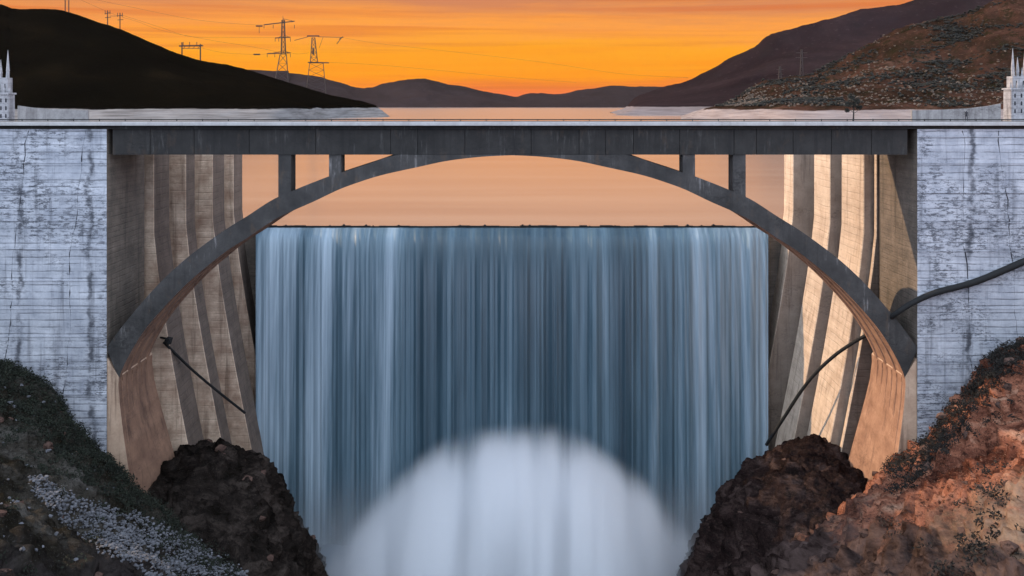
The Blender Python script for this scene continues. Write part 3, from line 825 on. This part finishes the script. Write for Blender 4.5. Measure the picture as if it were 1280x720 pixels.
# low steel barriers on both deck edges
for yy_, hh in ((162.8, .32),):
    gd = empty('guardrail', (0, yy_, zt)); tag(gd, 'low dark guardrail along the far edge of the bridge deck', 'guardrail')
    m = MB(); m.box(-150, 150, yy_-.04, yy_+.04, zt+.16, zt+hh); m.build('rail_beam', M['black'], gd, origin=(0, yy_, zt))
    m = MB(); m.box(-.06, .06, yy_+.045, yy_+.15, zt+.005, zt+hh+.04); p0 = m.build('rail_post', M['black'], gd, origin=(0, yy_, zt))
    for i in range(1, 24):
        for s in (-1, 1):
            c = p0.copy(); COL.objects.link(c); c.parent = gd; c.location = (s*i*4.2, 0, 0)
m = MB(); m.box(-215, 215, 149.0, 149.25, zt+.001, zt+.12); m.build('kerb', M['edge'], br, origin=(0, 149, zt))

# ------------------------------------------------------------------ towers on the abutments
def px2(px, py, Y=168.0): return (px-640)*Y/F, ZZ(py, Y)
def tower(sgn, cx_px, wpx, y_sh, y_up, y_sp, spx, label):
    Y = 168.0; k = Y/F
    cx, zb_ = px2(cx_px, 163); hw = wpx*k/2
    root = empty('stone_tower', (cx, Y+hw, zb_)); tag(root, label, 'tower')
    O = (cx, Y+hw, zb_)
    zs = ZZ(y_sh, Y); zu = ZZ(y_up, Y)
    m = MB(); m.box(cx-hw, cx+hw, Y, Y+1.2*hw, zb_, zs); bevel(m.build('shaft', M['tower'], root, origin=O), .08)
    m = MB(); m.box(cx-hw-.18, cx+hw+.18, Y-.18, Y+1.2*hw+.18, zs+.002, zs+.3)
    # small dentils
    x = cx-hw
    while x < cx+hw-.1: m.box(x, x+.16, Y-.14, Y-.003, zs-.22, zs); x += .36
    m.build('cornice', M['tower'], root, origin=O)
    m = MB(); m.box(cx-hw*.8, cx+hw*.8, Y+hw*.2, Y+hw*1.1, zs+.302, zu); m.build('upper_storey', M['tower'], root, origin=O)
    # windows
    for r, zc in enumerate((zs-1.0, zs-2.3, zs-3.6)):
        for i in range(4):
            x = cx-hw*.72+i*hw*.48
            m = MB(); m.box(x-.13, x+.13, Y-.02, Y+.03, zc-.35, zc+.2); m.prism([(x-.13, zc+.201), (x+.13, zc+.201), (x, zc+.42)], Y-.02, Y+.03)
            m.build('window', M['void'], root, origin=(x, Y, zc))
    for i in range(3):
        x = cx-hw*.5+i*hw*.5; zc = (zs+zu)/2
        m = MB(); m.box(x-.12, x+.12, Y+hw*.2-.02, Y+hw*.2+.02, zc-.45, zc+.35); m.build('window', M['void'], root, origin=(x, Y, zc))
    # pinnacles and spires
    def spire(x, y, z0, z1, r):
        m = MB(); m.bar((x, y, z0), (x, y, z0+(z1-z0)*.25), r, r, 6); m.bar((x, y, z0+(z1-z0)*.25), (x, y, z1), r*1.15, .03, 6)
        m.blob((x, y, z0+(z1-z0)*.8), r*.35, 1, .1, 2)
        m.build('spire', M['tower'], root, origin=(x, y, z0))
    for i in range(5):
        x = cx-hw+2*hw*i/4
        spire(x, Y+.15, zs+.3, zs+1.3+.5*(i % 2), .16)
    for x, yt in spx:
        xx, zz_ = px2(x, yt); spire(xx, Y+hw*.6, zu-.05, zz_, .26)
    for i in range(3):
        x = cx-hw*.6+i*hw*.6; m = MB(); m.bar((x, Y+hw*.4, zu), (x, Y+hw*.4, zu+1.5), .2, .02, 5); m.build('finial', M['tower'], root, origin=O)
    return root
tower(-1, -2, 26, 118, 97, 62, [(6, 62), (-3, 74)], 'white stone tower with one tall spire at the left end of the bridge')
tower(1, 1281, 34, 112, 95, 62, [(1271, 60), (1277, 71), (1286, 64)], 'white stone tower with several spires at the right end of the bridge')
# parapet wing walls that rise to the towers
for sgn, pts, lab in ((-1, [(22,162),(22,132),(40,134.5),(60,136),(110,137.5),(110,162)], 'low pale parapet wall curving up to the left tower'),
                 (1, [(1140,162),(1140,138),(1180,137),(1210,135.5),(1235,132.5),(1251,129.5),(1251,162)], 'low pale parapet wall curving up to the right tower')):
    m = MB(); poly = [px2(a, b, 167) for a, b in pts]; m.prism(poly, 167.0, 167.5)
    tag(m.build('parapet_wall', M['parapet'], origin=(poly[0][0], 167, poly[0][1]), fix=True), lab, 'wall')

# ------------------------------------------------------------------ pipes / cables
def smooth_pts(pts, k=8): return curve([Vector(p) for p in pts], k)
pts = smooth_pts([P(1420,270,149.2), P(1340,302,149.2), P(1280,327,149.2), P(1220,352,149.2), P(1169,366,149.2), P(1140,379,149.2), P(1120,392,149.6), P(1108,402,152)])
rs_ = [.58-.2*i/(len(pts)-1)+.06*noise.noise(Vector((i*.7, 0, 0))) for i in range(len(pts))]
m = MB(); m.tube(pts, rs_, 10); pr = m.build('pipe', M['black'], smooth=True, origin=P(1280,327,149.2)); tag(pr, 'thick black pipe sagging across the right abutment wall', 'pipe')
pts = smooth_pts([P(1086,418,164.0), P(1072,425,165.3), P(1045,443,168), P(1020,466,170), P(1000,491,173), P(980,522,177), P(958,556,181)])
m = MB(); m.tube(pts, .30, 8); tag(m.build('cable', M['black'], smooth=True, origin=P(1020,466,170)), 'black cable curving down to the rocks below the right piers', 'cable', 'cables under the arch')
cb = empty('cable', P(208,425,166)); tag(cb, 'straight black cable with a round fitting slanting below the left piers', 'cable', 'cables under the arch')
pts = smooth_pts([P(205,428,166), P(240,462,172), P(272,489,178), P(306,516,184)])
m = MB(); m.tube(pts, .24, 8); m.build('line', M['black'], cb, smooth=True, origin=P(208,425,166))
m = MB(); m.blob(P(210,426,165.8), .75, 1.2, .25, 4); m.bar(P(212,424,165.8), P(212,424,165.8)+Vector((-3, 2, 0)), .2); m.build('fitting', M['black'], cb, origin=P(208,425,166))

# ------------------------------------------------------------------ person and small tree on the right deck end
def person(px, ytop, ybot, Y):
    s = (ybot-ytop)*Y/F/1.75; c = Vector(((px-640)*Y/F, Y, zt+.032))
    J = [(0,0,.95),(0,0,1.2),(0,0,1.42),(0,0,1.52),(0,-.02,1.66),(.1,0,.9),(.12,-.03,.5),(.13,0,.06),(.13,-.12,.03),(-.1,0,.9),(-.11,.05,.5),(-.14,.12,.06),(-.14,0,.03),
         (.2,0,1.4),(.27,-.02,1.12),(.24,-.12,.88),(-.2,0,1.4),(-.27,0,1.12),(-.25,-.1,.88)]
    Ed = [(0,1),(1,2),(2,3),(3,4),(0,5),(5,6),(6,7),(7,8),(0,9),(9,10),(10,11),(11,12),(2,13),(13,14),(14,15),(2,16),(16,17),(17,18)]
    Rr = [.15,.15,.14,.06,.115,.1,.075,.05,.04,.1,.075,.05,.04,.07,.05,.04,.07,.05,.04]
    me = bpy.data.meshes.new('person'); me.from_pydata([tuple(Vector(j)*s) for j in J], Ed, []); me.materials.append(M['cloth'])
    o = bpy.data.objects.new('person', me); COL.objects.link(o); o.location = c
    sk = o.modifiers.new('skin', 'SKIN'); 
    for i, v in enumerate(me.skin_vertices[0].data): v.radius = (Rr[i]*s, Rr[i]*s*.85); v.use_root = (i == 0)
    sk.use_smooth_shade = True
    su = o.modifiers.new('sub', 'SUBSURF'); su.levels = 1; su.render_levels = 1
    tag(o, 'person in dark clothes standing on the deck near the right tower', 'person')
M['cloth'] = plain('dark_clothes', (.02, .018, .022), .9)
person(1208, 139.5, 153, 160.5)
tr = empty('small_tree', P(1066,152,166)); tag(tr, 'small dark tree with a thin trunk behind the bridge deck', 'tree')
B = Vector(P(1066, 160, 166)); T1 = P(1067, 128, 166)
m = MB(); m.tube([B, B.lerp(T1, .5)+Vector((.08, 0, 0)), T1], [.16, .12, .05], 7)
for a in range(7):
    t = .55+.06*a; b0 = B.lerp(T1, min(t, .98)); ang = a*2.4
    m.bar(b0, b0+Vector((math.cos(ang)*1.0, math.sin(ang)*.9, .7)), .05, .015)
m.build('trunk', M['black'], tr, origin=B)
m = MB(); rg = random.Random(4)
cl_ = [(P(1064, 121, 166), .75), (P(1072, 126, 166.4), .8), (P(1061, 130, 165.7), .6), (P(1067, 131, 166), .8), (P(1074, 134, 166.2), .5), (P(1059, 138, 166), .4)]
for c, r in cl_:
    for k in range(110):
        d = Vector((rg.gauss(0, 1), rg.gauss(0, 1), rg.gauss(0, .8))).normalized()*r*rg.random()**.45
        m.leaf(Vector(c)+d, rg.uniform(.12, .24), rg)
M['treeleaf'] = plain('tree_leaves', (.012, .013, .009), .9, var=.7, s=3)
m.build('crown', M['treeleaf'], tr, origin=B)

# ------------------------------------------------------------------ pylons and power lines
YP = 2560.0; kP = YP/F
def Q(px, py, dy=0): return P(px, py, YP+dy)
def pylon(base, label, build, group='power pylons on the left hill'):
    root = empty('power_pylon', base); tag(root, label, 'pylon', group); build(root, base); return root
def lattice(m, a0, a1, b0, b1, r, levels, d=7.0):
    # four legs between bottom (a0..a1 px) and top (b0..b1 px); each point (x, y)
    (xa, ya), (xb, _) = a0, a1; (xc, yc), (xd, _) = b0, b1
    prev = None
    for i in range(levels+1):
        t = i/levels
        xl = xa+(xc-xa)*t; xr = xb+(xd-xb)*t; y = ya+(yc-ya)*t; dd = d*(1-t)+d*.25*t
        cur = [Q(xl, y, -dd), Q(xr, y, -dd), Q(xr, y, dd), Q(xl, y, dd)]
        if prev:
            for k in range(4):
                m.bar(prev[k], cur[k], r*1.35)
                m.bar(prev[k], cur[(k+1) % 4], r*.8); m.bar(prev[(k+1) % 4], cur[k], r*.8)
        for k in range(4): m.bar(cur[k], cur[(k+1) % 4], r*.6)
        prev = cur
def b1(root, base):
    m = MB(); lattice(m, (342, 112), (361, 112), (350, 68), (358, 68), .9, 4, 12); m.build('leg_frame', M['steel'], root, origin=base)
    m = MB(); lattice(m, (351.5, 68), (357, 68), (352.5, 25), (355.5, 25), 1.1, 7, 4); m.bar(Q(354, 26), Q(353.6, 19.5), 1.2, .3); m.build('mast', M['steel'], root, origin=base)
    for (xa, ya, xb, yb, r) in ((330, 31, 368, 26.5, 1.5), (344, 47.5, 363, 46.5, 1.5), (334, 67, 363, 66, 1.7)):
        m = MB(); m.bar(Q(xa, ya), Q(xb, yb), r*1.15); m.bar(Q(xa+3, ya), Q(353, ya-3), r*.5); m.bar(Q(xb-1, yb), Q(354, yb-3), r*.5)
        ar = m.build('crossarm', M['steel'], root, origin=Q(354, ya))
        for x in (xa, xb, (xa+353)/2): m = MB(); m.bar(Q(x, ya), Q(x, ya+4.5), .8); m.build('insulator', M['steel'], ar, origin=Q(354, ya))
pylon(Q(352, 118), 'tall lattice pylon with three crossarms, left of the pair on the hill crest', b1)
def b2(root, base):
    m = MB(); lattice(m, (382, 122), (408, 122), (387, 79), (404, 79), .7, 5, 12); m.build('leg_frame', M['steel'], root, origin=base)
    m = MB(); m.bar(Q(385, 78), Q(411, 78.5), 2.0); m.build('platform', M['steel'], root, origin=base)
    m = MB(); lattice(m, (388, 78), (397, 78), (390, 47), (393.5, 47), .9, 5, 4); m.bar(Q(391.5, 68), Q(391.5, 60), 3.2, 2.4); m.build('mast', M['steel'], root, origin=base)
    for (xa, ya, xb, yb, r) in ((384, 45, 399, 45, 2.2), (368, 50.5, 385, 46, .9), (398, 46, 429, 46.8, .9)):
        m = MB(); m.bar(Q(xa, ya), Q(xb, yb), r); m.build('crossarm', M['steel'], root, origin=Q(391, 46))
    m = MB(); m.bar(Q(404, 46), Q(399, 60), .5); m.build('insulator', M['steel'], root, origin=Q(391, 46))
    m = MB(); m.bar(Q(427, 47), Q(421, 55), 1.1); m.bar(Q(429, 46), Q(424, 49), 1.4); m.build('insulator', M['steel'], root, origin=Q(391, 46))
pylon(Q(394, 126), 'wide legged lattice pylon with a platform, right of the pair on the hill crest', b2)
def b3(root, base):
    m = MB()
    m.bar(Q(227.5, 84), Q(227.5, 53), 1.8); m.build('post', M['steel'], root, origin=base)
    m = MB(); m.bar(Q(250.5, 86), Q(250.5, 55), 1.8); m.build('post', M['steel'], root, origin=base)
    m = MB(); m.bar(Q(224, 57.5), Q(253.5, 57), 2.4); m.bar(Q(228, 60.5), Q(250, 60.5), .9)
    for x in (229, 235, 241, 247): m.bar(Q(x, 61), Q(x+3, 57), .7)
    m.build('beam', M['steel'], root, origin=base)
    for x in (229, 237, 246): m = MB(); m.bar(Q(x, 57), Q(x, 52.5), .9); m.build('insulator', M['steel'], root, origin=base)
pylon(Q(239, 90), 'low portal shaped power frame standing on the slope of the left hill', b3)
def b4(root, base):
    for x, y0 in ((134.5, 13), (150, 16)):
        m = MB(); m.bar(Q(x, 44), Q(x, y0), 1.3); m.bar(Q(x-3.5, y0+4), Q(x+3.5, y0+3), 1.1); m.bar(Q(x-3, y0+9), Q(x+4, y0+8.5), 1.0)
        for dx in (-3, 3): m.bar(Q(x+dx, y0), Q(x+dx, y0+5), .8)
        m.build('post', M['steel'], root, origin=base)
    m = MB(); m.bar(Q(137, 20), Q(148, 20), .7); m.build('beam', M['steel'], root, origin=base)
pylon(Q(142, 46), 'pair of slim power poles linked by a bar on the crest of the left hill', b4)
def b5(root, base):
    for x, y0 in ((81.5, -12), (86, -14)):
        m = MB(); m.bar(Q(x, 26), Q(x, y0), 1.3); m.build('post', M['steel'], root, origin=base)
    m = MB(); m.bar(Q(77, -8), Q(91, -8), 1.4); m.build('beam', M['steel'], root, origin=base)
pylon(Q(84, 28), 'twin power pole cut off by the top of the picture on the left hill', b5)
YP = 2540.0
def b6(x, y0, w_):
    def f(root, base):
        m = MB(); lattice(m, (x-2.6, 112), (x+2.6, 112), (x-.8, y0), (x+.8, y0), .7, 6, 4); m.build('mast', M['steel'], root, origin=base)
        for yy_ in (y0+4, y0+10):
            m = MB(); m.bar(Q(x-w_, yy_), Q(x+w_, yy_), 1.0); m.build('crossarm', M['steel'], root, origin=base)
    return f
pylon(Q(1002, 112), 'dark pylon standing before the hazy mountain on the right', b6(1002, 62, 7), 'power pylons on the right hill')
pylon(Q(975, 112), 'shorter dark pylon low before the hazy mountain on the right', b6(975, 83, 4), 'power pylons on the right hill')
YP = 2560.0
def wire(pts, label):
    c = smooth_pts([Q(*p) for p in pts], 6); m = MB(); m.tube(c, .2, 4)
    tag(m.build('power_line', M['steel'], origin=c[0]), label, 'power line', 'power lines over the left hill')
wire([(84,-8),(140,17),(172,27),(202,38),(262,50),(300,56),(334,62),(350,66)], 'power line sagging from the twin pole to the lowest crossarm of the tall pylon')
wire([(84,-8),(160,8),(240,24),(300,30),(330,31)], 'power line from the twin pole to the topmost crossarm of the tall pylon')
wire([(150,18),(200,34),(240,46),(300,47),(344,47)], 'power line from the slim poles to the middle crossarm of the tall pylon')
wire([(252,60),(280,66),(319,68),(336,67)], 'power line joining the portal frame and the tall pylon')
wire([(363,66),(373,67.5),(386,66)], 'short power line between the two lattice pylons')
wire([(429,47),(470,54),(560,64),(680,78),(775,92),(860,97)], 'upper long power line leaving the platform pylon toward the right')
wire([(411,78),(470,81),(560,89),(640,97),(720,103)], 'lower long power line leaving the platform pylon toward the right')
def marker(px, py, label, dy):
    root = empty('line_marker', Q(px, py)); tag(root, label, 'marker', 'markers on the power lines')
    m = MB(); m.bar(Q(px-4, py), Q(px+4, py), 1.9, 1.9, 8); m.build('ball', M['steel'], root, origin=Q(px, py))
    if dy: m = MB(); m.bar(Q(px, py), Q(px, py+dy), .7); m.build('drop', M['steel'], root, origin=Q(px, py))
marker(321, 68, 'dark marker on the power line left of the tall pylon, level with its lowest arm', 0)
marker(324, 32.5, 'dark marker with a hanging rod left of the top arm of the tall pylon', 9)

# ------------------------------------------------------------------ haze
HAZE = 1.5e-6
if HAZE:
    hm = bpy.data.materials.new('pale_haze'); hm.use_nodes = True; nt_ = hm.node_tree
    nt_.nodes.remove(nt_.nodes['Principled BSDF'])
    pv = nt_.nodes.new('ShaderNodeVolumePrincipled'); pv.inputs['Color'].default_value = (.95, .72, .62, 1); pv.inputs['Density'].default_value = HAZE
    nt_.links.new(pv.outputs[0], nt_.nodes['Material Output'].inputs['Volume'])
    m = MB(); m.box(-38000, 38000, -19500, 19500, -72, 1300); tag(m.build('haze', hm), kind='stuff')

# ------------------------------------------------------------------ render
sc.render.engine = 'CYCLES'
sc.cycles.use_denoising = True
sc.cycles.max_bounces = 12; sc.cycles.diffuse_bounces = 3; sc.cycles.glossy_bounces = 3; sc.cycles.volume_bounces = 12
sc.cycles.sample_clamp_indirect = 6
sc.view_settings.view_transform = 'Standard'; sc.view_settings.look = 'None'
sc.view_settings.exposure = 0; sc.view_settings.gamma = 1; sc.view_settings.use_curve_mapping = False
